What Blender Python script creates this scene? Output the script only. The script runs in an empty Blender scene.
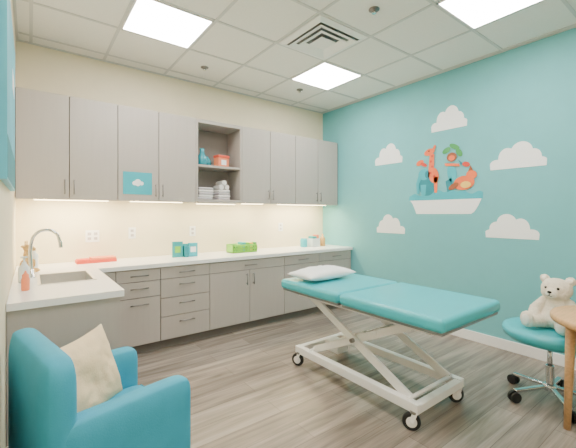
import bpy, bmesh, math, random
from mathutils import Vector, Matrix, noise
random.seed(4)
SC=bpy.context.scene
COL=SC.collection
# ---------------------------------------------------------------- materials
def s2l(c):
    return tuple(((x/255)/12.92 if x/255<=0.04045 else (((x/255)+0.055)/1.055)**2.4) for x in c)+(1,)
def mat(name,rgb,rough=0.5,metal=0,var=0.05,scale=8,stretch=(1,1,1),bump=0.0,bscale=60,emit=None,estr=0,coat=0,trans=0):
    m=bpy.data.materials.new(name); m.use_nodes=True
    nt=m.node_tree; b=nt.nodes['Principled BSDF']
    c=s2l(rgb)
    b.inputs['Roughness'].default_value=rough
    b.inputs['Metallic'].default_value=metal
    if coat: b.inputs['Coat Weight'].default_value=coat
    if trans: b.inputs['Transmission Weight'].default_value=trans
    tc=nt.nodes.new('ShaderNodeTexCoord')
    mp=nt.nodes.new('ShaderNodeMapping'); mp.inputs['Scale'].default_value=stretch
    nt.links.new(tc.outputs['Object'],mp.inputs['Vector'])
    n=nt.nodes.new('ShaderNodeTexNoise'); n.inputs['Scale'].default_value=scale; n.inputs['Detail'].default_value=4
    nt.links.new(mp.outputs[0],n.inputs['Vector'])
    r=nt.nodes.new('ShaderNodeValToRGB')
    r.color_ramp.elements[0].position=0.3; r.color_ramp.elements[1].position=0.7
    r.color_ramp.elements[0].color=tuple(x*(1-var) for x in c[:3])+(1,)
    r.color_ramp.elements[1].color=tuple(min(1,x*(1+var)) for x in c[:3])+(1,)
    nt.links.new(n.outputs['Fac'],r.inputs['Fac'])
    nt.links.new(r.outputs['Color'],b.inputs['Base Color'])
    if bump:
        n2=nt.nodes.new('ShaderNodeTexNoise'); n2.inputs['Scale'].default_value=bscale; n2.inputs['Detail'].default_value=3
        nt.links.new(mp.outputs[0],n2.inputs['Vector'])
        bp=nt.nodes.new('ShaderNodeBump'); bp.inputs['Strength'].default_value=bump; bp.inputs['Distance'].default_value=0.01
        nt.links.new(n2.outputs['Fac'],bp.inputs['Height']); nt.links.new(bp.outputs[0],b.inputs['Normal'])
    if emit:
        b.inputs['Emission Color'].default_value=s2l(emit); b.inputs['Emission Strength'].default_value=estr
    return m
M={}
M['cream']=mat('wall_cream_paint',(240,229,202),0.8,var=0.015,bump=0.05,bscale=150)
M['teal']=mat('wall_teal_paint',(114,190,197),0.75,var=0.02,bump=0.05,bscale=150)
M['ceil']=mat('ceiling_tile',(238,236,231),0.9,var=0.02,scale=90,bump=0.12,bscale=250)
M['tbar']=mat('ceiling_bar',(208,208,206),0.6,var=0.01)
M['white']=mat('white_trim',(244,244,243),0.45,var=0.01)
M['cab']=mat('cabinet_laminate',(184,176,170),0.30,var=0.022,scale=4,stretch=(14,14,0.7))
M['cabh']=mat('cabinet_laminate_panel',(182,174,168),0.30,var=0.02,scale=4,stretch=(9,9,0.7))
M['cabin']=mat('cabinet_interior',(156,149,144),0.6,var=0.03)
M['gap']=mat('cabinet_shadow_gap',(78,72,69),0.8,var=0.02)
M['toe']=mat('toe_kick',(122,115,110),0.7,var=0.03)
M['counter']=mat('counter_quartz',(248,248,247),0.22,var=0.01,scale=40)
M['steel']=mat('brushed_steel',(214,214,214),0.35,0.8,var=0.03,scale=30)
M['nickel']=mat('handle_nickel',(140,137,135),0.35,0.9,var=0.03)
M['chrome']=mat('chrome',(215,217,220),0.12,1,var=0.01)
M['vinyl']=mat('teal_vinyl',(62,188,202),0.36,var=0.025,scale=4,bump=0.06,bscale=14,coat=0.15)
M['vinyl_d']=mat('teal_vinyl_piping',(44,150,164),0.45,var=0.03)
M['chair']=mat('teal_chair_fabric',(52,162,194),0.7,var=0.05,scale=12,bump=0.12,bscale=220)
M['chair_d']=mat('teal_chair_piping',(32,120,148),0.7,var=0.04)
M['cushion']=mat('cushion_cotton',(242,216,176),0.85,var=0.04,scale=10,bump=0.2,bscale=120)
M['linen']=mat('pillow_linen',(248,248,248),0.85,var=0.01,bump=0.12,bscale=20)
M['frame']=mat('white_enamel',(242,240,238),0.35,var=0.01)
M['rubber']=mat('black_rubber',(28,28,30),0.6,var=0.05)
M['greyp']=mat('grey_plastic',(130,132,134),0.5,var=0.03)
M['cloud']=mat('decal_white',(252,253,254),0.6,var=0.005)
M['dteal']=mat('decal_teal',(52,178,196),0.6,var=0.03)
M['dteal2']=mat('decal_deep_teal',(28,134,150),0.6,var=0.03)
M['dorange']=mat('decal_orange',(246,116,64),0.6,var=0.04)
M['dred']=mat('decal_red',(222,72,54),0.6,var=0.04)
M['dgreen']=mat('decal_green',(70,160,86),0.6,var=0.04)
M['dbrown']=mat('decal_brown',(160,88,56),0.6,var=0.04)
M['dyellow']=mat('decal_yellow',(250,204,104),0.6,var=0.04)
M['bear']=mat('plush_fur',(236,224,206),0.95,var=0.07,scale=45,bump=0.6,bscale=130)
M['bear_l']=mat('plush_fur_light',(246,240,230),0.95,var=0.04,scale=45,bump=0.5,bscale=130)
M['black']=mat('gloss_black',(15,13,12),0.2,var=0.02)
M['wood']=mat('light_oak',(212,168,120),0.45,var=0.12,scale=4,stretch=(2,16,16))
M['red']=mat('red_card',(228,84,60),0.5,var=0.04)
M['orange']=mat('orange_card',(242,138,96),0.5,var=0.04)
M['boxteal']=mat('teal_card',(46,162,168),0.5,var=0.05)
M['lime']=mat('lime_plastic',(136,206,70),0.4,var=0.05)
M['vase']=mat('vase_glaze',(42,162,184),0.2,var=0.05,coat=0.5)
M['towel']=mat('towel_terry',(240,237,234),0.95,var=0.04,bump=0.5,bscale=200)
M['towel2']=mat('towel_terry_grey',(204,198,204),0.95,var=0.04,bump=0.5,bscale=200)
M['amber']=mat('amber_soap',(204,164,104),0.25,var=0.08)
M['clearp']=mat('clear_plastic',(222,230,232),0.15,var=0.02)
M['art']=mat('picture_blue',(90,182,206),0.5,var=0.10,scale=3)
M['giraffe']=mat('giraffe_plush',(208,172,116),0.9,var=0.3,scale=40,bump=0.4)
M['lite']=mat('light_panel',(255,255,255),0.5,var=0.0,emit=(255,250,242),estr=32)
M['led']=mat('led_strip',(255,240,200),0.5,var=0.0,emit=(255,230,172),estr=22)
def floor_mat():
    m=bpy.data.materials.new('floor_vinyl_plank'); m.use_nodes=True; nt=m.node_tree; L=nt.links
    b=nt.nodes['Principled BSDF']; b.inputs['Roughness'].default_value=0.27
    tc=nt.nodes.new('ShaderNodeTexCoord')
    br=nt.nodes.new('ShaderNodeTexBrick')
    br.inputs['Scale'].default_value=1; br.inputs['Brick Width'].default_value=1.22; br.inputs['Row Height'].default_value=0.165
    br.inputs['Mortar Size'].default_value=0.0015; br.inputs['Mortar Smooth'].default_value=0.3; br.inputs['Bias'].default_value=0
    br.offset=0.37; br.offset_frequency=2
    br.inputs['Color1'].default_value=s2l((146,133,123)); br.inputs['Color2'].default_value=s2l((174,161,150)); br.inputs['Mortar'].default_value=s2l((112,100,92))
    L.new(tc.outputs['Object'],br.inputs['Vector'])
    def streak(sc,scale,det,lo,hi,c0,c1,dist=0):
        mp=nt.nodes.new('ShaderNodeMapping'); mp.inputs['Scale'].default_value=sc
        L.new(tc.outputs['Object'],mp.inputs['Vector'])
        n=nt.nodes.new('ShaderNodeTexNoise'); n.inputs['Scale'].default_value=scale; n.inputs['Detail'].default_value=det; n.inputs['Distortion'].default_value=dist
        L.new(mp.outputs[0],n.inputs['Vector'])
        r=nt.nodes.new('ShaderNodeValToRGB'); r.color_ramp.elements[0].position=lo; r.color_ramp.elements[1].position=hi
        r.color_ramp.elements[0].color=(c0,c0,c0*0.99,1); r.color_ramp.elements[1].color=(c1,c1,c1,1)
        L.new(n.outputs['Fac'],r.inputs['Fac']); return r.outputs['Color'],n.outputs['Fac']
    a,_=streak((0.9,13,1),1.5,6,0.32,0.70,0.58,1.13,0.6)
    c,f=streak((2.5,70,1),2.0,4,0.3,0.7,0.84,1.06,0.2)
    def mul(x,y):
        mx=nt.nodes.new('ShaderNodeMix'); mx.data_type='RGBA'; mx.blend_type='MULTIPLY'; mx.inputs[0].default_value=1
        L.new(x,mx.inputs[6]); L.new(y,mx.inputs[7]); return mx.outputs[2]
    L.new(mul(mul(br.outputs['Color'],a),c),b.inputs['Base Color'])
    bp=nt.nodes.new('ShaderNodeBump'); bp.inputs['Strength'].default_value=0.08; bp.inputs['Distance'].default_value=0.004
    L.new(f,bp.inputs['Height']); L.new(bp.outputs[0],b.inputs['Normal'])
    return m
M['floor']=floor_mat()
# ---------------------------------------------------------------- builders
class Grp:
    def __init__(s,name,loc=(0,0,0),rz=0,world=False):
        s.e=bpy.data.objects.new(name,None); COL.objects.link(s.e)
        s.e.location=loc; s.e.rotation_euler=(0,0,rz); s.e.empty_display_size=0.1
        s.inv=(Matrix.Translation(loc)@Matrix.Rotation(rz,4,'Z')).inverted() if world else Matrix.Identity(4)
def fin(o,g=None,bev=0,seg=3,smooth=True,sub=0):
    COL.objects.link(o)
    if g: o.parent=g.e; o.matrix_parent_inverse=g.inv
    if bev:
        b=o.modifiers.new('bev','BEVEL'); b.width=bev; b.segments=seg; b.limit_method='ANGLE'; b.angle_limit=math.radians(40)
    if sub:
        s=o.modifiers.new('sub','SUBSURF'); s.levels=sub; s.render_levels=sub
    if smooth:
        for p in o.data.polygons: p.use_smooth=True
        if bev and not sub:
            w=o.modifiers.new('wn','WEIGHTED_NORMAL'); w.keep_sharp=False
    return o
def newobj(name,bm,m,loc=(0,0,0),rot=(0,0,0)):
    me=bpy.data.meshes.new(name); bm.normal_update(); bm.to_mesh(me); bm.free()
    for mm in (m if isinstance(m,list) else [m]): me.materials.append(mm)
    o=bpy.data.objects.new(name,me); o.location=loc; o.rotation_euler=rot
    return o
def box(name,x0,x1,y0,y1,z0,z1,m,g=None,bev=0.0,seg=3,rot=(0,0,0)):
    bm=bmesh.new(); bmesh.ops.create_cube(bm,size=1)
    bmesh.ops.scale(bm,vec=(abs(x1-x0),abs(y1-y0),abs(z1-z0)),verts=bm.verts)
    o=newobj(name,bm,m,((x0+x1)/2,(y0+y1)/2,(z0+z1)/2),rot)
    return fin(o,g,bev,seg,smooth=bev>0)
def boxes(name,lst,m,g=None,bev=0.0,seg=2):
    bm=bmesh.new()
    for (x0,x1,y0,y1,z0,z1) in lst:
        r=bmesh.ops.create_cube(bm,size=1)['verts']
        bmesh.ops.scale(bm,vec=(x1-x0,y1-y0,z1-z0),verts=r)
        bmesh.ops.translate(bm,vec=((x0+x1)/2,(y0+y1)/2,(z0+z1)/2),verts=r)
    return fin(newobj(name,bm,m),g,bev,seg,smooth=bev>0)
def cyl(name,p0,p1,r,m,g=None,seg=24,bev=0.0,r2=None):
    p0=Vector(p0);p1=Vector(p1);d=p1-p0
    bm=bmesh.new(); bmesh.ops.create_cone(bm,cap_ends=True,segments=seg,radius1=r,radius2=r if r2 is None else r2,depth=d.length)
    o=newobj(name,bm,m,(p0+p1)/2); o.rotation_euler=d.to_track_quat('Z','Y').to_euler()
    fin(o,g,bev,2,smooth=True)
    if not bev:
        for p in o.data.polygons:
            if len(p.vertices)>4: p.use_smooth=False
    return o
def beam(name,p0,p1,w,h,m,g=None,bev=0.004):
    p0=Vector(p0);p1=Vector(p1);d=p1-p0
    bm=bmesh.new(); bmesh.ops.create_cube(bm,size=1); bmesh.ops.scale(bm,vec=(w,h,d.length),verts=bm.verts)
    z=d.normalized(); x=Vector((1,0,0)) if abs(z.x)<0.9 else Vector((0,1,0)); y=z.cross(x).normalized(); x=y.cross(z)
    R=Matrix((x,y,z)).transposed()
    o=newobj(name,bm,m,(p0+p1)/2); o.rotation_euler=R.to_euler()
    return fin(o,g,bev,2)
def lathe(name,prof,m,loc=(0,0,0),g=None,n=40,sub=0):
    bm=bmesh.new(); rings=[]
    for r,z in prof:
        rings.append([bm.verts.new((max(r,1e-4)*math.cos(2*math.pi*i/n),max(r,1e-4)*math.sin(2*math.pi*i/n),z)) for i in range(n)])
    for a,b in zip(rings,rings[1:]):
        for i in range(n): bm.faces.new((a[i],a[(i+1)%n],b[(i+1)%n],b[i]))
    bm.faces.new(rings[0][::-1]); bm.faces.new(rings[-1])
    o=newobj(name,bm,m,loc); return fin(o,g,0,sub=sub)
def tube(name,pts,r,m,g=None,cyc=False):
    cu=bpy.data.curves.new(name,'CURVE'); cu.dimensions='3D'; cu.bevel_depth=r; cu.bevel_resolution=5; cu.resolution_u=10
    sp=cu.splines.new('BEZIER'); sp.bezier_points.add(len(pts)-1)
    for b,p in zip(sp.bezier_points,pts):
        b.co=p; b.handle_left_type=b.handle_right_type='AUTO'
    sp.use_cyclic_u=cyc; cu.use_fill_caps=True
    cu.materials.append(m)
    o=bpy.data.objects.new(name,cu); COL.objects.link(o)
    if g: o.parent=g.e; o.matrix_parent_inverse=g.inv
    return o
def pillow(name,sx,sy,h,m,loc,rot,g=None,n=28,seed=0,pw=2.6,amp=0.006,dent=None):
    bm=bmesh.new(); top=[];bot=[]
    for i in range(n+1):
        t=[];b=[]
        for j in range(n+1):
            u=-1+2*i/n; v=-1+2*j/n
            k=(max(0,1-abs(u)**pw)*max(0,1-abs(v)**pw))**0.5
            x=u*sx*(1-0.09*(1-v*v)*abs(u)); y=v*sy*(1-0.09*(1-u*u)*abs(v))
            nz=noise.noise(Vector((u*1.6+seed,v*1.6,seed)))*amp*2+noise.noise(Vector((u*5+seed,v*5,seed+3)))*amp
            d=dent*math.exp(-(u*u*2+v*v*3)) if dent else 0
            t.append(bm.verts.new((x,y,h*k+nz*k-d*k)))
            edge=i in(0,n) or j in (0,n)
            b.append(t[-1] if edge else bm.verts.new((x,y,-h*k+nz*k*0.3)))
        top.append(t);bot.append(b)
    for i in range(n):
        for j in range(n):
            bm.faces.new((top[i][j],top[i+1][j],top[i+1][j+1],top[i][j+1]))
            bm.faces.new((bot[i][j],bot[i][j+1],bot[i+1][j+1],bot[i+1][j]))
    o=newobj(name,bm,m,loc,rot); return fin(o,g,0,sub=1)
def ball(bm,c,r,rot=None,seg=20):
    v=bmesh.ops.create_uvsphere(bm,u_segments=seg,v_segments=seg//2+2,radius=1)['verts']
    if not hasattr(r,'__len__'): r=(r,r,r)
    bmesh.ops.scale(bm,vec=r,verts=v)
    if rot: bmesh.ops.rotate(bm,cent=(0,0,0),matrix=rot,verts=v)
    bmesh.ops.translate(bm,vec=c,verts=v)
# ---------------------------------------------------------------- room
XL,XR,YB,YF,H=-0.10,3.68,3.975,-1.60,2.90
T=0.12
box('floor',XL-T,XR+T,YF-T,YB+T,-0.1,0,M['floor'])
box('ceiling',XL-T,XR+T,YF-T,YB+T,H,H+0.1,M['ceil'])
box('wall_back',XL-T,XR+T,YB,YB+T,0,H,M['cream'])
box('wall_left',XL-T,XL,YF,YB,0,H,M['cream'])
box('wall_right',XR,XR+T,YF,YB,0,H,M['teal'])
box('wall_front',XL-T,XR+T,YF-T,YF,0,H,M['cream'])
box('baseboard_right',XR-0.014,XR,YF,3.36,0,0.10,M['white'],bev=0.004)
box('baseboard_left',XL,XL+0.012,YF,2.32,0,0.10,M['white'],bev=0.004)
box('baseboard_front',XL+0.02,XR-0.02,YF,YF+0.014,0,0.10,M['white'],bev=0.004)
# ceiling grid
gx=[0.01,0.61,1.22,1.82,2.43,3.04,3.64]; gy=[-1.0,-0.4,0.2,0.8,1.4,2.0,2.6,3.2,3.8]
lst=[(x-0.012,x+0.012,YF,YB,H-0.006,H+0.001) for x in gx]+[(XL,XR,y-0.012,y+0.012,H-0.0055,H+0.001) for y in gy]
lst+=[(XL,XL+0.02,YF,YB,H-0.012,H),(XR-0.02,XR,YF,YB,H-0.012,H),(XL,XR,YB-0.02,YB,H-0.0115,H)]
boxes('ceiling_grid_trim',lst,M['tbar'])
for (x0,x1) in ((0.61,1.22),(2.43,3.04)):
    for (y0,y1) in ((2.6,3.2),(0.8,1.4),(-1.0,-0.4)):
        if x0>2 and y0<0: continue
        g=Grp('ceiling_light_panel',((x0+x1)/2,(y0+y1)/2,H),world=True)
        a=0.012
        box('diffuser',x0+0.025,x1-0.025,y0+0.025,y1-0.025,H-0.008,H-0.003,M['lite'],g)
        boxes('frame',[(x0+a,x0+0.025,y0+a,y1-a,H-0.01,H),(x1-0.025,x1-a,y0+a,y1-a,H-0.01,H),(x0+a,x1-a,y0+a,y0+0.025,H-0.01,H),(x0+a,x1-a,y1-0.025,y1-a,H-0.01,H)],M['white'],g)
# air vent
g=Grp('ceiling_air_vent',(2.125,2.3,H))
def ring_sq(name,r0,r1,z0,z1,m):
    bm=bmesh.new()
    A=[bm.verts.new((sx*r0,sy*r0,z0)) for sx,sy in((-1,-1),(1,-1),(1,1),(-1,1))]
    B=[bm.verts.new((sx*r1,sy*r1,z1)) for sx,sy in((-1,-1),(1,-1),(1,1),(-1,1))]
    for i in range(4): bm.faces.new((A[i],A[(i+1)%4],B[(i+1)%4],B[i]))
    o=newobj(name,bm,m); fin(o,g,smooth=False); s=o.modifiers.new('s','SOLIDIFY'); s.thickness=0.004; return o
box('back_plate',-0.27,0.27,-0.27,0.27,-0.008,-0.002,M['greyp'],g)
ring_sq('outer_flange',0.285,0.235,-0.006,-0.022,M['white'])
for i,r in enumerate((0.212,0.150)):
    ring_sq('louvre_%d'%(i+1),r+0.010,r-0.040,-0.036,-0.018,M['white'])
box('centre_plate',-0.085,0.085,-0.085,0.085,-0.040,-0.034,M['white'],g)
for (x,y) in ((2.13,1.72),(1.51,3.5),(2.75,3.4)):
    g=Grp('sprinkler_head',(x,y,H))
    lathe('escutcheon',[(0.001,-0.022),(0.012,-0.022),(0.014,-0.012),(0.04,-0.008),(0.042,-0.001),(0.001,-0.001)],M['nickel'],g=g)
    cyl('deflector',(0,0,-0.034),(0,0,-0.02),0.016,M['chrome'],g)
# ---------------------------------------------------------------- upper cabinets
XL1,XR1,YB1=XL+0.003,XR-0.003,YB-0.003
ZB,ZT=1.455,2.37; YU=3.625
ub=[-0.095,0.285,0.68,1.065,1.465]; ub2=[2.04,2.45,2.86,3.265,3.655]
def vhandle(g,x,y,z,l=0.13):
    cyl('handle_bar',(x,y-0.028,z-l/2),(x,y-0.028,z+l/2),0.005,M['nickel'],g,12)
    for s in(-1,1): cyl('handle_post',(x,y-0.028,z+s*l*0.38),(x,y+0.001,z+s*l*0.38),0.004,M['nickel'],g,10)
def hhandle(g,x,y,z,l=0.15):
    cyl('handle_bar',(x-l/2,y-0.028,z),(x+l/2,y-0.028,z),0.0055,M['nickel'],g,12)
    for s in(-1,1): cyl('handle_post',(x+s*l*0.38,y-0.028,z),(x+s*l*0.38,y+0.001,z),0.004,M['nickel'],g,10)
def upper(bs,name,x0,x1):
    g=Grp(name,((x0+x1)/2,3.8,ZB),world=True)
    box('carcass',x0,x1,YU+0.021,YB1,ZB,ZT,M['cabin'],g)
    box('door_gap_backing',x0+0.003,x1-0.003,YU+0.0185,YU+0.0215,ZB+0.003,ZT-0.003,M['gap'],g)
    for i in range(len(bs)-1):
        box('door_%d'%(i+1),bs[i]+0.003,bs[i+1]-0.003,YU,YU+0.018,ZB-0.012,ZT,M['cab'],g,0.0015,1)
    for i in range(0,len(bs)-1,2):
        vhandle(g,bs[i+1]-0.035,YU,ZB+0.10); vhandle(g,bs[i+1]+0.035,YU,ZB+0.10)
    return g
upper(ub,'upper_cabinet',XL1,1.464)
upper(ub2,'upper_cabinet',2.041,XR1)
# open shelf
g=Grp('open_shelf_cabinet',(1.75,3.8,ZB),world=True)
x0,x1=1.466,2.039
boxes('shell',[(x0,x0+0.022,YU,YB1,ZB,ZT),(x1-0.022,x1,YU,YB1,ZB,ZT),(x0+0.022,x1-0.022,YU,YB1,ZT-0.04,ZT),(x0+0.022,x1-0.022,YU,YB1,ZB-0.01,ZB+0.025)],M['cab'],g,0.001,1)
box('back_panel',x0+0.022,x1-0.022,YB-0.015,YB1,ZB+0.025,ZT-0.04,M['cabin'],g)
box('shelf_board',x0+0.022,x1-0.022,YU+0.008,YB-0.015,1.845,1.868,M['cab'],g,0.001,1)
SZ=1.868; BZ=ZB+0.025
# LED
def led(x0,x1,e,z=ZB):
    g=Grp('under_cabinet_light',((x0+x1)/2,YU+0.10,z),world=True)
    box('housing',x0,x1,YU+0.07,YU+0.12,z-0.013,z-0.001,M['white'],g)
    box('strip',x0+0.01,x1-0.01,YU+0.078,YU+0.112,z-0.017,z-0.013,M['led'],g)
    l=bpy.data.lights.new('led_area','AREA'); l.shape='RECTANGLE'; l.size=x1-x0; l.size_y=0.03; l.energy=e; l.color=(1,0.84,0.52)
    o=bpy.data.objects.new('led_lamp',l); COL.objects.link(o); o.parent=g.e; o.matrix_parent_inverse=g.inv
    o.location=((x0+x1)/2,YU+0.095,z-0.021); o.rotation_euler=(math.radians(14),0,0)
led(0.02,0.62,12); led(0.80,1.35,5); led(2.08,2.40,4.5); led(2.62,3.5,14); led(1.50,2.0,4,ZB-0.01)
# note on door
g=Grp('teal_paper_note',(0.86,YU-0.001,1.62))
box('card',-0.135,0.135,-0.004,0,-0.11,0.11,M['dteal'],g)
bm=bmesh.new()
for c,r in(((-0.03,0),0.022),((0.0,0.012),0.03),((0.035,0),0.02),((0,-0.008),0.022)):
    v=bmesh.ops.create_circle(bm,cap_ends=True,segments=24,radius=r)['verts']; bmesh.ops.translate(bm,vec=(c[0],c[1],0.00005*random.random()),verts=v)
fin(newobj('cloud_print',bm,M['cloud'],(0,-0.0055,0.0),(math.pi/2,0,0)),g,smooth=False)
# ---------------------------------------------------------------- base cabinets
CT,CTH=0.845,0.04; YC=3.345; YD=3.365; XCE=0.47; YE=2.31
CB=CT-CTH
g=Grp('base_cabinet',(2.1,3.66,0),world=True)
box('carcass',0.452,XR1,YD+0.021,YB1,0.09,CB-0.001,M['cabin'],g)
box('gap_backing',0.46,XR-0.01,YD+0.0185,YD+0.0215,0.095,CB-0.004,M['gap'],g)
box('toe_kick_board',0.46,XR1,YD+0.065,YD+0.08,0,0.09,M['toe'],g)
def front(x0,x1,z0,z1,h=None,hx=None):
    box('front',x0+0.003,x1-0.003,YD,YD+0.018,z0+0.003,z1-0.003,M['cab'],g,0.0015,1)
    if h=='h': hhandle(g,(x0+x1)/2,YD,z1-min(0.06,(z1-z0)/2),0.16)
    if h=='v': vhandle(g,hx,YD,z1-0.10)
zt=CB-0.004; zb=0.095
front(0.47,0.615,zb,zt)
A=[zt,0.685,0.535,zb]
for a,b in zip(A,A[1:]): front(0.615,1.005,b,a,'h')
A=[zt,0.685,0.50,0.32,zb]
for a,b in zip(A,A[1:]): front(1.005,1.51,b,a,'h')
front(1.51,2.48,0.685,zt,'h'); front(1.51,1.995,zb,0.685,'v',1.95); front(1.995,2.48,zb,0.685,'v',2.04)
front(2.48,3.05,0.685,zt,'h'); front(3.05,3.66,0.685,zt,'h'); front(2.48,3.05,zb,0.685,'v',3.0); front(3.05,3.66,zb,0.685,'v',3.10)
g=Grp('sink_cabinet',(0.18,2.85,0),world=True)
box('end_panel',XL1,0.450,2.33,2.35,0,CB-0.001,M['cabh'],g)
box('front_panel',0.432,0.449,2.352,3.36,0.09,CB-0.001,M['cab'],g)
box('toe_board',0.37,0.385,2.352,3.36,0.0,0.09,M['toe'],g)
g=Grp('countertop',(1.8,3.6,CB),world=True)
sx0,sx1,sy0,sy1=0.055,0.375,2.80,3.27
boxes('slab',[(XL1,XR1,YC,YB1,CB,CT)],M['counter'],g,0.003,2)
boxes('slab_return',[(XL1,sx0,YE,YC,CB,CT),(sx1,XCE,YE,YC,CB,CT),(sx0,sx1,YE,sy0,CB,CT),(sx0,sx1,sy1,YC,CB,CT)],M['counter'],g)
g=Grp('sink_basin',(0.2,3.03,CB),world=True)
t=0.006; zd=CB-0.13
boxes('basin',[(sx0,sx0+t,sy0,sy1,zd,CT-0.002),(sx1-t,sx1,sy0,sy1,zd,CT-0.002),(sx0,sx1,sy0,sy0+t,zd,CT-0.002),(sx0,sx1,sy1-t,sy1,zd,CT-0.002),(sx0,sx1,sy0,sy1,zd-t,zd)],M['steel'],g)
boxes('rim',[(sx0-0.012,sx0+t,sy0-0.012,sy1+0.012,CT,CT+0.003),(sx1-t,sx1+0.012,sy0-0.012,sy1+0.012,CT,CT+0.003),(sx0,sx1,sy0-0.012,sy0+t,CT,CT+0.003),(sx0,sx1,sy1-t,sy1+0.012,CT,CT+0.003)],M['steel'],g)
cyl('drain',(0.21,3.03,zd),(0.21,3.03,zd+0.003),0.035,M['chrome'],g)
# faucet
g=Grp('kitchen_faucet',(0.01,3.16,CT))
lathe('base',[(0.03,0),(0.03,0.008),(0.02,0.014),(0.018,0.06),(0.013,0.065)],M['chrome'],g=g)
tube('gooseneck',[(0,0,0.05),(0,0,0.25),(0.03,-0.01,0.325),(0.09,-0.02,0.35),(0.15,-0.03,0.325),(0.175,-0.035,0.26)],0.0115,M['chrome'],g)
cyl('spray_head',(0.176,-0.035,0.265),(0.180,-0.036,0.215),0.014,M['chrome'],g,bev=0.002)
cyl('lever',(0.0,0.02,0.045),(0.0,0.085,0.075),0.006,M['chrome'],g)
# outlets
for i,(x,z,w) in enumerate(((0.51,1.09,0.125),(0.885,1.11,0.075),(1.56,1.11,0.075),(2.86,1.13,0.075))):
    g=Grp('electrical_outlet',(x,YB,z))
    box('plate',-w/2,w/2,-0.006,0,-0.06,0.06,M['cloud'],g,0.002,2)
    for k in ([-0.028,0.028] if w>0.1 else [0]):
        for s in(-1,1):
            box('socket',k-0.016,k+0.016,-0.008,-0.005,s*0.024-0.015,s*0.024+0.015,M['towel2'],g,0.003,2)
            for q in(-1,1): box('slot',k+q*0.006-0.001,k+q*0.006+0.001,-0.0085,-0.0075,s*0.024-0.005,s*0.024+0.005,M['black'],g)
# ---------------------------------------------------------------- shelf contents
lathe('ceramic_vase',[(0.03,0),(0.05,0.01),(0.062,0.06),(0.058,0.10),(0.03,0.14),(0.022,0.17),(0.03,0.20),(0.024,0.20),(0.016,0.17)],M['vase'],(1.59,3.76,SZ))
lathe('ceramic_jar',[(0.03,0),(0.045,0.01),(0.048,0.07),(0.035,0.10),(0.012,0.115),(0.012,0.13),(0.001,0.135)],M['vase'],(1.69,3.84,SZ))
g=Grp('orange_storage_box',(1.84,3.77,SZ),0.15)
box('body',-0.075,0.075,-0.05,0.05,0,0.13,M['orange'],g,0.004); box('lid',-0.08,0.08,-0.055,0.055,0.115,0.145,M['red'],g,0.004)
box('label',-0.035,0.035,-0.0515,-0.049,0.03,0.09,M['cloud'],g)
def towels(x,y,z,n,w,d,h):
    g=Grp('folded_towel_stack',(x,y,z))
    for i in range(n):
        dx=random.uniform(-.008,.008)
        box('towel_%d'%(i+1),-w/2+dx,w/2+dx,-d/2,d/2,i*h,(i+1)*h-0.001,M['towel'] if i%2 else M['towel2'],g,h*0.42,4)
    return g
towels(1.60,3.78,BZ,5,0.18,0.22,0.028)
g=towels(1.84,3.78,BZ,4,0.15,0.2,0.03)
for i,(a,b) in enumerate(((-0.035,0.12),(0.035,0.12),(0,0.172))):
    cyl('rolled_towel_%d'%(i+1),(a,-0.09,b+0.03),(a,0.09,b+0.03),0.031,M['towel'],g,bev=0.008)
# ---------------------------------------------------------------- counter contents
g=Grp('teal_picture_books',(1.36,3.70,CT),-0.1)
box('book_1',-0.13,-0.02,-0.02,0.01,0,0.17,M['boxteal'],g,0.003); box('book_1_label',-0.105,-0.045,-0.0215,-0.0195,0.05,0.12,M['lime'],g)
box('book_2',-0.01,0.03,-0.06,0.06,0,0.12,M['dteal2'],g,0.003)
box('book_3',0.04,0.14,-0.03,0.01,0,0.15,M['dteal'],g,0.003); box('book_3_label',0.06,0.12,-0.0315,-0.0295,0.05,0.11,M['cloud'],g)
box('book_4',-0.10,0.08,0.02,0.05,0,0.14,M['boxteal'],g,0.003)
g=Grp('green_storage_basket',(2.10,3.74,CT))
w,d,h=0.165,0.09,0.10
boxes('walls',[(-w,w,-d,-d+0.006,0.0,0.02),(-w,w,-d,-d+0.006,h-0.02,h),(-w,w,d-0.006,d,0,h),(-w,-w+0.006,-d,d,0,h),(w-0.006,w,-d,d,0,h),(-w,w,-d,d,0,0.006)]+[(-w+i*2*w/10-0.007,-w+i*2*w/10+0.007,-d,-d+0.006,0.02,h-0.02) for i in range(11)]+[(-w,w,-d,-d+0.005,0.04,0.06)],M['lime'],g)
for i in range(6):
    xx=-0.13+i*0.052
    box('packet_%d'%(i+1),xx,xx+0.045,-0.07,0.06,0.008,0.09+0.035*random.random(),M[['dgreen','lime','dteal','lime','dyellow','dgreen'][i]],g,0.004)
g=Grp('toy_storage_box',(3.30,3.74,CT))
boxes('box',[(-0.09,0.05,-0.06,-0.055,0,0.12),(-0.09,0.05,0.055,0.06,0,0.12),(-0.09,-0.085,-0.055,0.055,0,0.12),(0.045,0.05,-0.055,0.055,0,0.12),(-0.09,0.05,-0.055,0.055,0,0.005)],M['clearp'],g)
box('content_teal',-0.08,0.0,-0.05,0.05,0.006,0.15,M['boxteal'],g,0.006); box('content_orange',0.003,0.042,-0.05,0.05,0.006,0.17,M['orange'],g,0.006)
lathe('lotion_bottle',[(0.035,0),(0.038,0.01),(0.038,0.11),(0.02,0.14),(0.012,0.145),(0.012,0.18),(0.001,0.182)],M['amber'],(3.44,3.72,CT))
lathe('storage_jar',[(0.045,0),(0.05,0.01),(0.05,0.10),(0.045,0.105),(0.045,0.12),(0.001,0.122)],M['dteal'],(3.13,3.78,CT))
g=Grp('red_card_game',(0.52,3.80,CT),0.05)
box('box_base',-0.17,0.17,-0.07,0.07,0,0.03,M['red'],g,0.003); box('box_top',-0.05,0.165,-0.065,0.065,0.031,0.05,M['orange'],g,0.003); box('booklet',-0.16,-0.06,-0.06,0.06,0.031,0.04,M['red'],g,0.002)
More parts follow.
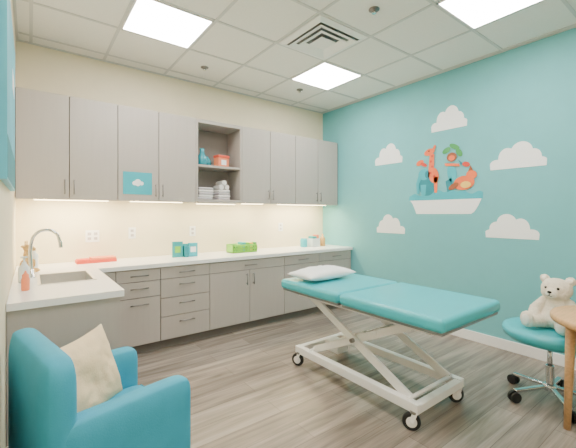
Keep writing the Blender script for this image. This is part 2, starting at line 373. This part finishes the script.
lathe('soap_dispenser',[(0.03,0),(0.033,0.01),(0.033,0.10),(0.015,0.125),(0.012,0.14),(0.006,0.142),(0.006,0.165),(0.02,0.167),(0.02,0.178),(0.001,0.18)],M['clearp'],(-0.03,2.98,CT))
g=Grp('plush_giraffe_toy',(-0.02,3.42,CT),-0.5)
bm=bmesh.new()
ball(bm,(0,0,0.06),(0.045,0.04,0.06)); ball(bm,(0.0,0,0.13),(0.022,0.022,0.06)); ball(bm,(0.015,0,0.2),(0.04,0.027,0.028)); ball(bm,(0.05,0,0.192),(0.018,0.018,0.016))
for s in(-1,1):
    ball(bm,(-0.01,s*0.03,0.215),(0.01,0.018,0.01)); ball(bm,(0.045,s*0.03,0.02),(0.04,0.018,0.018)); ball(bm,(0.03,s*0.04,0.075),(0.014,0.014,0.035)); ball(bm,(-0.002,s*0.012,0.24),(0.005,0.005,0.022))
o=newobj('body',bm,M['giraffe']); fin(o,g); r=o.modifiers.new('r','REMESH'); r.mode='VOXEL'; r.voxel_size=0.004; r.use_smooth_shade=True
lathe('baby_bottle',[(0.02,0),(0.022,0.01),(0.022,0.07),(0.017,0.08),(0.018,0.095),(0.008,0.105),(0.004,0.12),(0.001,0.122)],M['orange'],(-0.02,2.66,CT))
lathe('lotion_bottle',[(0.028,0),(0.03,0.01),(0.03,0.13),(0.012,0.15),(0.012,0.17),(0.001,0.172)],M['clearp'],(0.03,3.56,CT))
# ---------------------------------------------------------------- picture on left wall
g=Grp('canvas_picture',(XL,2.32,1.90))
box('canvas_block',0.001,0.026,-0.48,0.48,-0.44,0.44,M['art'],g,0.002)
box('print_cloud',0.0262,0.0272,0.05,0.30,0.1,0.2,M['cloud'],g,0.0)
box('print_hill',0.0262,0.0272,-0.47,0.47,-0.43,-0.25,M['dteal2'],g)
# ---------------------------------------------------------------- decals (right wall), local u -> -Y
def decal(name,y0,z0): return Grp(name,(XR-0.001,y0,z0))
def flat(g,name,pts,m,lay):
    bm=bmesh.new(); vs=[bm.verts.new((0,-u,v)) for u,v in pts]; f=bm.faces.new(vs)
    r=bmesh.ops.extrude_face_region(bm,geom=[f]); ev=[e for e in r['geom'] if isinstance(e,bmesh.types.BMVert)]
    bmesh.ops.translate(bm,vec=(-0.0015,0,0),verts=ev)
    bmesh.ops.recalc_face_normals(bm,faces=bm.faces)
    o=newobj(name,bm,m,(-0.0016*lay,0,0)); return fin(o,g,smooth=False)
def ell(cx,cy,rx,ry,rot=0,n=28):
    c,s=math.cos(rot),math.sin(rot); out=[]
    for i in range(n):
        a=2*math.pi*i/n; x=rx*math.cos(a); y=ry*math.sin(a); out.append((cx+x*c-y*s,cy+x*s+y*c))
    return out
def cloud(y0,y1,z0,z1,flip=False):
    w=abs(y1-y0); h=z1-z0; g=decal('cloud_decal',(y0+y1)/2,z0)
    cs=[(-0.36,0.20,0.13,0.20),(-0.17,0.42,0.16,0.40),(0.08,0.60,0.19,0.40),(0.27,0.36,0.14,0.32),(0.40,0.17,0.10,0.17)]
    if flip: cs=[(-a,b,c,d) for a,b,c,d in cs]
    pts=[]; n=90
    for i in range(n+1):
        u=-0.5+i/n; v=0.02
        for (cx,cy,rx,ry) in cs:
            q=1-((u-cx)/rx)**2
            if q>0: v=max(v,cy+ry*math.sqrt(q))
        pts.append((u*w,v*h))
    pts=[(-0.5*w+0.01,0)]+pts[1:-1]+[(0.5*w-0.01,0)]
    flat(g,'cloud',pts[::-1],M['cloud'],1)
cloud(2.956,2.526,1.955,2.215)
cloud(2.157,1.741,2.245,2.50)
cloud(1.53,1.044,1.75,1.995)
cloud(2.93,2.49,1.07,1.31,True)
cloud(1.572,1.10,1.08,1.315,True)
g=decal('animal_boat_decal',2.01,1.315)
hull=[(-0.33,0)]+[(0.30,0)]+[(0.30+0.11*(t/8)**0.6,0.17*t/8) for t in range(1,9)]+[(-0.43+0.10*(1-(t/8))**0.6*1.0,0.17*t/8) for t in range(8,0,-1)]
flat(g,'hull',hull,M['cloud'],1)
wave=[(-0.43,0.16)]+[(0.42,0.16)]+[(0.42-0.84*i/40,0.225+0.014*math.sin(i*0.9)+ (0.03 if 8<i<30 else 0)) for i in range(41)]
flat(g,'water',wave,M['dteal'],2)
flat(g,'elephant_body',ell(-0.19,0.33,0.105,0.12),M['dteal2'],3)
flat(g,'elephant_head',ell(-0.23,0.46,0.07,0.065),M['dteal'],4)
flat(g,'elephant_ear',ell(-0.185,0.455,0.032,0.045),M['dteal2'],5)
flat(g,'elephant_trunk',[(-0.29,0.47),(-0.33,0.36),(-0.32,0.24),(-0.29,0.24),(-0.295,0.35),(-0.25,0.43)],M['dteal'],5)
flat(g,'elephant_leg',[(-0.26,0.22),(-0.21,0.22),(-0.2,0.34),(-0.27,0.34)],M['dteal'],5)
flat(g,'giraffe_neck',[(-0.18,0.42),(-0.11,0.42),(-0.10,0.68),(-0.155,0.70)],M['dorange'],5)
flat(g,'giraffe_head',ell(-0.16,0.71,0.065,0.038,0.25),M['dorange'],6)
flat(g,'giraffe_ear',ell(-0.10,0.755,0.015,0.03,-0.4),M['dorange'],5)
flat(g,'giraffe_body',ell(-0.11,0.44,0.06,0.09,0.2),M['dorange'],4)
flat(g,'giraffe_leg',[(-0.10,0.24),(-0.07,0.24),(-0.06,0.42),(-0.11,0.42)],M['dorange'],4)
flat(g,'giraffe_eye',ell(-0.165,0.722,0.008,0.008),M['black'],7)
for i,(a,b) in enumerate(((-0.145,0.47),(-0.125,0.54),(-0.14,0.60),(-0.10,0.43),(-0.125,0.66))): flat(g,'giraffe_spot_%d'%(i+1),ell(a,b,0.012,0.014),M['dred'],7)
flat(g,'bird',ell(-0.28,0.60,0.05,0.03,0.4),M['dorange'],5)
flat(g,'bird_wing',ell(-0.23,0.575,0.045,0.02,-0.5),M['dred'],6)
flat(g,'parrot_body',ell(0.10,0.44,0.05,0.10,0.15),M['dteal'],3)
flat(g,'parrot_tail',[(0.03,0.36),(0.10,0.40),(0.10,0.26),(0.05,0.24)],M['dteal2'],3)
flat(g,'monkey_head',ell(0.10,0.62,0.055,0.05),M['dbrown'],5)
flat(g,'monkey_face',ell(0.10,0.61,0.035,0.03),M['dorange'],6)
flat(g,'leaf_1',ell(0.04,0.70,0.05,0.028,0.5),M['dgreen'],4)
flat(g,'leaf_2',ell(0.13,0.73,0.06,0.026,-0.5),M['dgreen'],5)
flat(g,'leaf_3',ell(0.18,0.66,0.05,0.028,-1.0),M['dgreen'],4)
flat(g,'monkey_arm',[(0.02,0.56),(0.18,0.54),(0.19,0.51),(0.03,0.53)],M['dorange'],6)
flat(g,'small_bird',ell(0.255,0.525,0.04,0.026,-0.3),M['dred'],5)
flat(g,'small_bird_tail',[(0.22,0.54),(0.17,0.585),(0.20,0.52)],M['dteal2'],5)
flat(g,'fox_body',ell(0.23,0.33,0.11,0.075,0.1),M['dorange'],4)
flat(g,'fox_head',ell(0.31,0.41,0.055,0.045,-0.2),M['dorange'],5)
flat(g,'fox_belly',ell(0.25,0.31,0.055,0.035),M['dyellow'],6)
flat(g,'fox_ear',[(0.27,0.44),(0.30,0.51),(0.33,0.44)],M['dbrown'],4)
flat(g,'fox_tail',ell(0.12,0.30,0.06,0.03,0.5),M['dbrown'],5)
# ---------------------------------------------------------------- exam table
g=Grp('exam_table',(2.12,1.69,0))
TX0,TX1=-0.375,0.36
def pad(name,y0,y1):
    box(name,TX0,TX1,y0,y1,0.670,0.75,M['vinyl'],g,0.028,5)
    box(name+'_board',TX0+0.02,TX1-0.02,y0+0.015,y1-0.015,0.655,0.675,M['greyp'],g,0.003)
    z=0.710
    a=0.012
    tube(name+'_seam',[(TX0+a,y0+0.05,z-0.022),(TX0+0.05,y0+a,z-0.022),(TX1-0.05,y0+a,z-0.022),(TX1-a,y0+0.05,z-0.022),(TX1-a,y1-0.05,z-0.022),(TX1-0.05,y1-a,z-0.022),(TX0+0.05,y1-a,z-0.022),(TX0+a,y1-0.05,z-0.022)],0.001,M['vinyl_d'],g,True)
pad('head_pad',0.047,0.74); pad('foot_pad',-0.735,0.036)
RX0,RX1=-0.245,0.275
for i,x in enumerate((RX0,RX1)):
    beam('top_rail_%d'%(i+1),(x,-0.60,0.632),(x,0.62,0.632),0.035,0.045,M['frame'],g)
    beam('base_rail_%d'%(i+1),(x,-0.52,0.14),(x,0.66,0.14),0.05,0.06,M['frame'],g)
    s=0.03 if i==0 else -0.03
    beam('scissor_a_%d'%(i+1),(x+s,0.50,0.62),(x+s,-0.44,0.16),0.022,0.06,M['frame'],g)
    beam('scissor_b_%d'%(i+1),(x+2*s,0.50,0.165),(x+2*s,-0.44,0.615),0.022,0.055,M['frame'],g)
    cyl('pivot_%d'%(i+1),(x-s*0.2,0.03,0.39),(x+s*2.6,0.03,0.39),0.016,M['nickel'],g)
for i,(y,z) in enumerate(((-0.50,0.14),(0.64,0.14),(-0.58,0.632),(0.58,0.632))):
    beam('cross_member_%d'%(i+1),(RX0,y,z),(RX1,y,z),0.05,0.05,M['frame'],g)
cyl('scissor_axle_1',(RX0,0.50,0.62),(RX1,0.50,0.62),0.014,M['frame'],g); cyl('scissor_axle_2',(RX0,-0.44,0.165),(RX1,-0.44,0.165),0.014,M['frame'],g)
cyl('scissor_axle_3',(RX0,0.50,0.165),(RX1,0.50,0.165),0.014,M['frame'],g); cyl('scissor_axle_4',(RX0,-0.44,0.615),(RX1,-0.44,0.615),0.014,M['frame'],g)
cyl('actuator_body',(0.015,0.45,0.19),(0.015,0.12,0.36),0.028,M['frame'],g,bev=0.004); cyl('actuator_rod',(0.015,0.12,0.36),(0.015,-0.15,0.50),0.012,M['chrome'],g)
box('motor_box',-0.05,0.08,0.36,0.52,0.13,0.22,M['frame'],g,0.01)
beam('actuator_bar',(RX0+0.04,-0.15,0.49),(RX1-0.04,-0.15,0.49),0.03,0.03,M['frame'],g)
for i,(x,y,a) in enumerate(((-0.25,0.62,0.4),(-0.25,-0.49,0.6),(0.28,-0.49,1.0),(0.28,0.60,0.2))):
    d=Vector((math.cos(a),math.sin(a),0)); p=Vector((-d.y,d.x,0)); c=Vector((x,y,0.054))+p*0.02
    cyl('caster_wheel_%d'%(i+1),c-d*0.014,c+d*0.014,0.054,M['rubber'],g,32,bev=0.006)
    cyl('caster_hub_%d'%(i+1),c-d*0.017,c+d*0.017,0.032,M['frame'],g,24)
    for s in(-1,1): beam('caster_fork_%d'%(i+1),c+d*0.021*s,Vector((x,y,0.118))+d*0.021*s,0.005,0.03,M['frame'],g,0.001)
    cyl('caster_swivel_%d'%(i+1),(x,y,0.107),(x,y,0.122),0.028,M['nickel'],g)
cyl('release_knob_stem',(0.27,-0.62,0.645),(0.375,-0.66,0.645),0.007,M['chrome'],g); cyl('release_knob',(0.37,-0.658,0.645),(0.40,-0.67,0.645),0.018,M['rubber'],g,bev=0.003)
pillow('white_pillow',0.28,0.16,0.05,M['linen'],(2.04,2.21,0.75+0.051),(0,0,0.02),seed=2,amp=0.007)
# ---------------------------------------------------------------- stool
g=Grp('swivel_stool',(2.93,0.82,0),-0.3)
lathe('seat_cushion',[(0.001,0.415),(0.19,0.417),(0.25,0.428),(0.280,0.452),(0.288,0.48),(0.28,0.503),(0.255,0.514),(0.20,0.507),(0.10,0.495),(0.001,0.492)],M['vinyl'],g=g,n=56)
lathe('seat_pan',[(0.001,0.400),(0.14,0.402),(0.19,0.41),(0.19,0.418),(0.001,0.418)],M['greyp'],g=g)
cyl('gas_column',(0,0,0.20),(0,0,0.405),0.016,M['chrome'],g); cyl('gas_sleeve',(0,0,0.09),(0,0,0.25),0.026,M['chrome'],g,bev=0.003)
lathe('base_hub',[(0.03,0.075),(0.045,0.08),(0.045,0.115),(0.03,0.125)],M['chrome'],g=g)
for i in range(5):
    a=2*math.pi*i/5+0.35; d=Vector((math.cos(a),math.sin(a),0)); p=Vector((-d.y,d.x,0))
    beam('star_leg_%d'%(i+1),d*0.03+Vector((0,0,0.10)),d*0.26+Vector((0,0,0.078)),0.032,0.022,M['chrome'],g,0.006)
    cyl('caster_stem_%d'%(i+1),d*0.25+Vector((0,0,0.03)),d*0.25+Vector((0,0,0.085)),0.008,M['rubber'],g)
    for s in(-1,1):
        c=d*0.262+p*0.016*s+Vector((0,0,0.036)); cyl('caster_wheel_%d'%(i+1),c-p*0.009,c+p*0.009,0.036,M['rubber'],g,24,bev=0.004)
# ---------------------------------------------------------------- teddy bear
g=Grp('teddy_bear',(3.02,0.80,0.492),math.radians(174))
bm=bmesh.new()
def limb(a,b,ra,rb,n=7):
    a=Vector(a);b=Vector(b)
    for i in range(n):
        t=i/(n-1); ball(bm,a.lerp(b,t),ra+(rb-ra)*t,seg=16)
ball(bm,(0,0,0.10),(0.088,0.095,0.105)); ball(bm,(0.0,0,0.17),(0.07,0.078,0.07)); ball(bm,(0.02,0,0.085),(0.085,0.085,0.08))
ball(bm,(0.015,0,0.285),(0.083,0.095,0.08)); ball(bm,(0.02,0,0.235),(0.05,0.05,0.04))
ball(bm,(0.085,0,0.268),(0.038,0.042,0.033))
for s in(-1,1):
    ball(bm,(0.0,s*0.078,0.35),(0.018,0.033,0.033)); ball(bm,(0.045,s*0.045,0.262),(0.04,0.038,0.038))
    limb((0.01,s*0.075,0.19),(0.06,s*0.118,0.13),0.036,0.034); limb((0.06,s*0.118,0.13),(0.125,s*0.105,0.085),0.034,0.035)
    limb((0.03,s*0.06,0.05),(0.19,s*0.10,0.062),0.05,0.043); ball(bm,(0.205,s*0.104,0.078),(0.032,0.045,0.058))
o=newobj('plush_body',bm,M['bear']); fin(o,g); r=o.modifiers.new('r','REMESH'); r.mode='VOXEL'; r.voxel_size=0.006; r.use_smooth_shade=True
sm=o.modifiers.new('sm','SMOOTH'); sm.iterations=4; sm.factor=0.5
tx=bpy.data.textures.new('fuzz','CLOUDS'); tx.noise_scale=0.012
dm=o.modifiers.new('d','DISPLACE'); dm.texture=tx; dm.strength=0.006; dm.mid_level=0.5
def bit(name,c,r,m):
    bm=bmesh.new(); ball(bm,c,r); fin(newobj(name,bm,m),g)
bit('muzzle_patch',(0.094,0,0.262),(0.034,0.036,0.027),M['bear_l']); bit('nose',(0.127,0,0.278),(0.009,0.014,0.010),M['black'])
tube('mouth',[(0.124,-0.016,0.25),(0.130,-0.004,0.252),(0.128,0,0.265),(0.130,0.004,0.252),(0.124,0.016,0.25)],0.0015,M['black'],g)
for i,s in enumerate((-1,1)):
    bit('eye_%d'%(i+1),(0.088,s*0.037,0.302),(0.008,0.009,0.009),M['black']); bit('inner_ear_%d'%(i+1),(0.014,s*0.078,0.35),(0.01,0.02,0.02),M['bear_l'])
    bit('paw_pad_%d'%(i+1),(0.230,s*0.104,0.078),(0.01,0.028,0.038),M['bear_l'])
# ---------------------------------------------------------------- round wood table
g=Grp('round_wooden_table',(2.65,0.41,0))
lathe('top',[(0.001,0.675),(0.30,0.675),(0.315,0.68),(0.32,0.69),(0.32,0.712),(0.312,0.72),(0.001,0.72)],M['wood'],g=g,n=72)
for i in range(4):
    a=math.radians(95+90*i); d=Vector((math.cos(a),math.sin(a),0))
    cyl('leg_%d'%(i+1),d*0.24,d*0.22+Vector((0,0,0.676)),0.018,M['wood'],g,20,r2=0.028)
for i in range(2):
    a=math.radians(95+90*i); d=Vector((math.cos(a),math.sin(a),0)); beam('apron_%d'%(i+1),-d*0.2+Vector((0,0,0.65)),d*0.2+Vector((0,0,0.65)),0.05,0.02,M['wood'],g)
# ---------------------------------------------------------------- armchair
g=Grp('teal_armchair',(0.24,1.70,0),math.radians(12))
def soft(name,x0,x1,y0,y1,z0,z1,bev,m=None,rot=(0,0,0),puff=0):
    bm=bmesh.new(); bmesh.ops.create_cube(bm,size=1); bmesh.ops.subdivide_edges(bm,edges=bm.edges,cuts=9,use_grid_fill=True)
    sx,sy,sz=x1-x0,y1-y0,z1-z0
    for v in bm.verts:
        c=Vector((v.co.x*sx,v.co.y*sy,v.co.z*sz)); h=Vector((sx/2,sy/2,sz/2)); q=Vector([max(-h[k]+bev,min(h[k]-bev,c[k])) for k in range(3)])
        d=c-q
        if d.length>1e-6: c=q+d.normalized()*bev
        ux,uy,uz=v.co.x*2,v.co.y*2,v.co.z*2
        if puff: c.z+=puff*(1-ux*ux)*(1-uy*uy)*(1 if uz>0 else -0.2)*abs(uz)
        v.co=c
    o=newobj(name,bm,m or M['chair'],((x0+x1)/2,(y0+y1)/2,(z0+z1)/2),rot); return fin(o,g,0,sub=1)
soft('seat_base',-0.22,0.255,-0.22,0.22,0.12,0.30,0.03)
soft('seat_cushion',-0.18,0.285,-0.205,0.205,0.29,0.42,0.035,puff=0.02)
soft('backrest',-0.272,-0.155,-0.295,0.295,0.13,0.82,0.055)
for s in(-1,1):
    y0,y1=sorted((s*0.20,s*0.305)); soft('arm_%s'%('left' if s>0 else 'right'),-0.23,0.285,y0,y1,0.12,0.60,0.04)
    for q in(-1,1): cyl('leg_%d%d'%(s+2,q+2),(q*0.21,s*0.235,0),(q*0.20,s*0.235,0.13),0.014,M['wood'],g,16,r2=0.022)
tube('seat_piping',[(0.278,-0.18,0.405),(0.28,0,0.41),(0.278,0.18,0.405)],0.003,M['chair_d'],g)
pillow('throw_pillow',0.175,0.18,0.055,M['cushion'],(0.195,1.72,0.615),(math.radians(8),math.radians(72),math.radians(-38)),seed=5,amp=0.009)
# ---------------------------------------------------------------- world + camera
w=bpy.data.worlds.new('world'); SC.world=w; w.use_nodes=True
w.node_tree.nodes['Background'].inputs[0].default_value=(0.8,0.9,1,1); w.node_tree.nodes['Background'].inputs[1].default_value=0.3
cam=bpy.data.cameras.new('camera'); co=bpy.data.objects.new('camera',cam); COL.objects.link(co)
cam.sensor_width=36; cam.lens=343/576*36; cam.shift_y=-10/576; cam.clip_start=0.02
co.location=(0,0,1.315); co.rotation_euler=(math.radians(90),0,math.radians(-37))
SC.camera=co
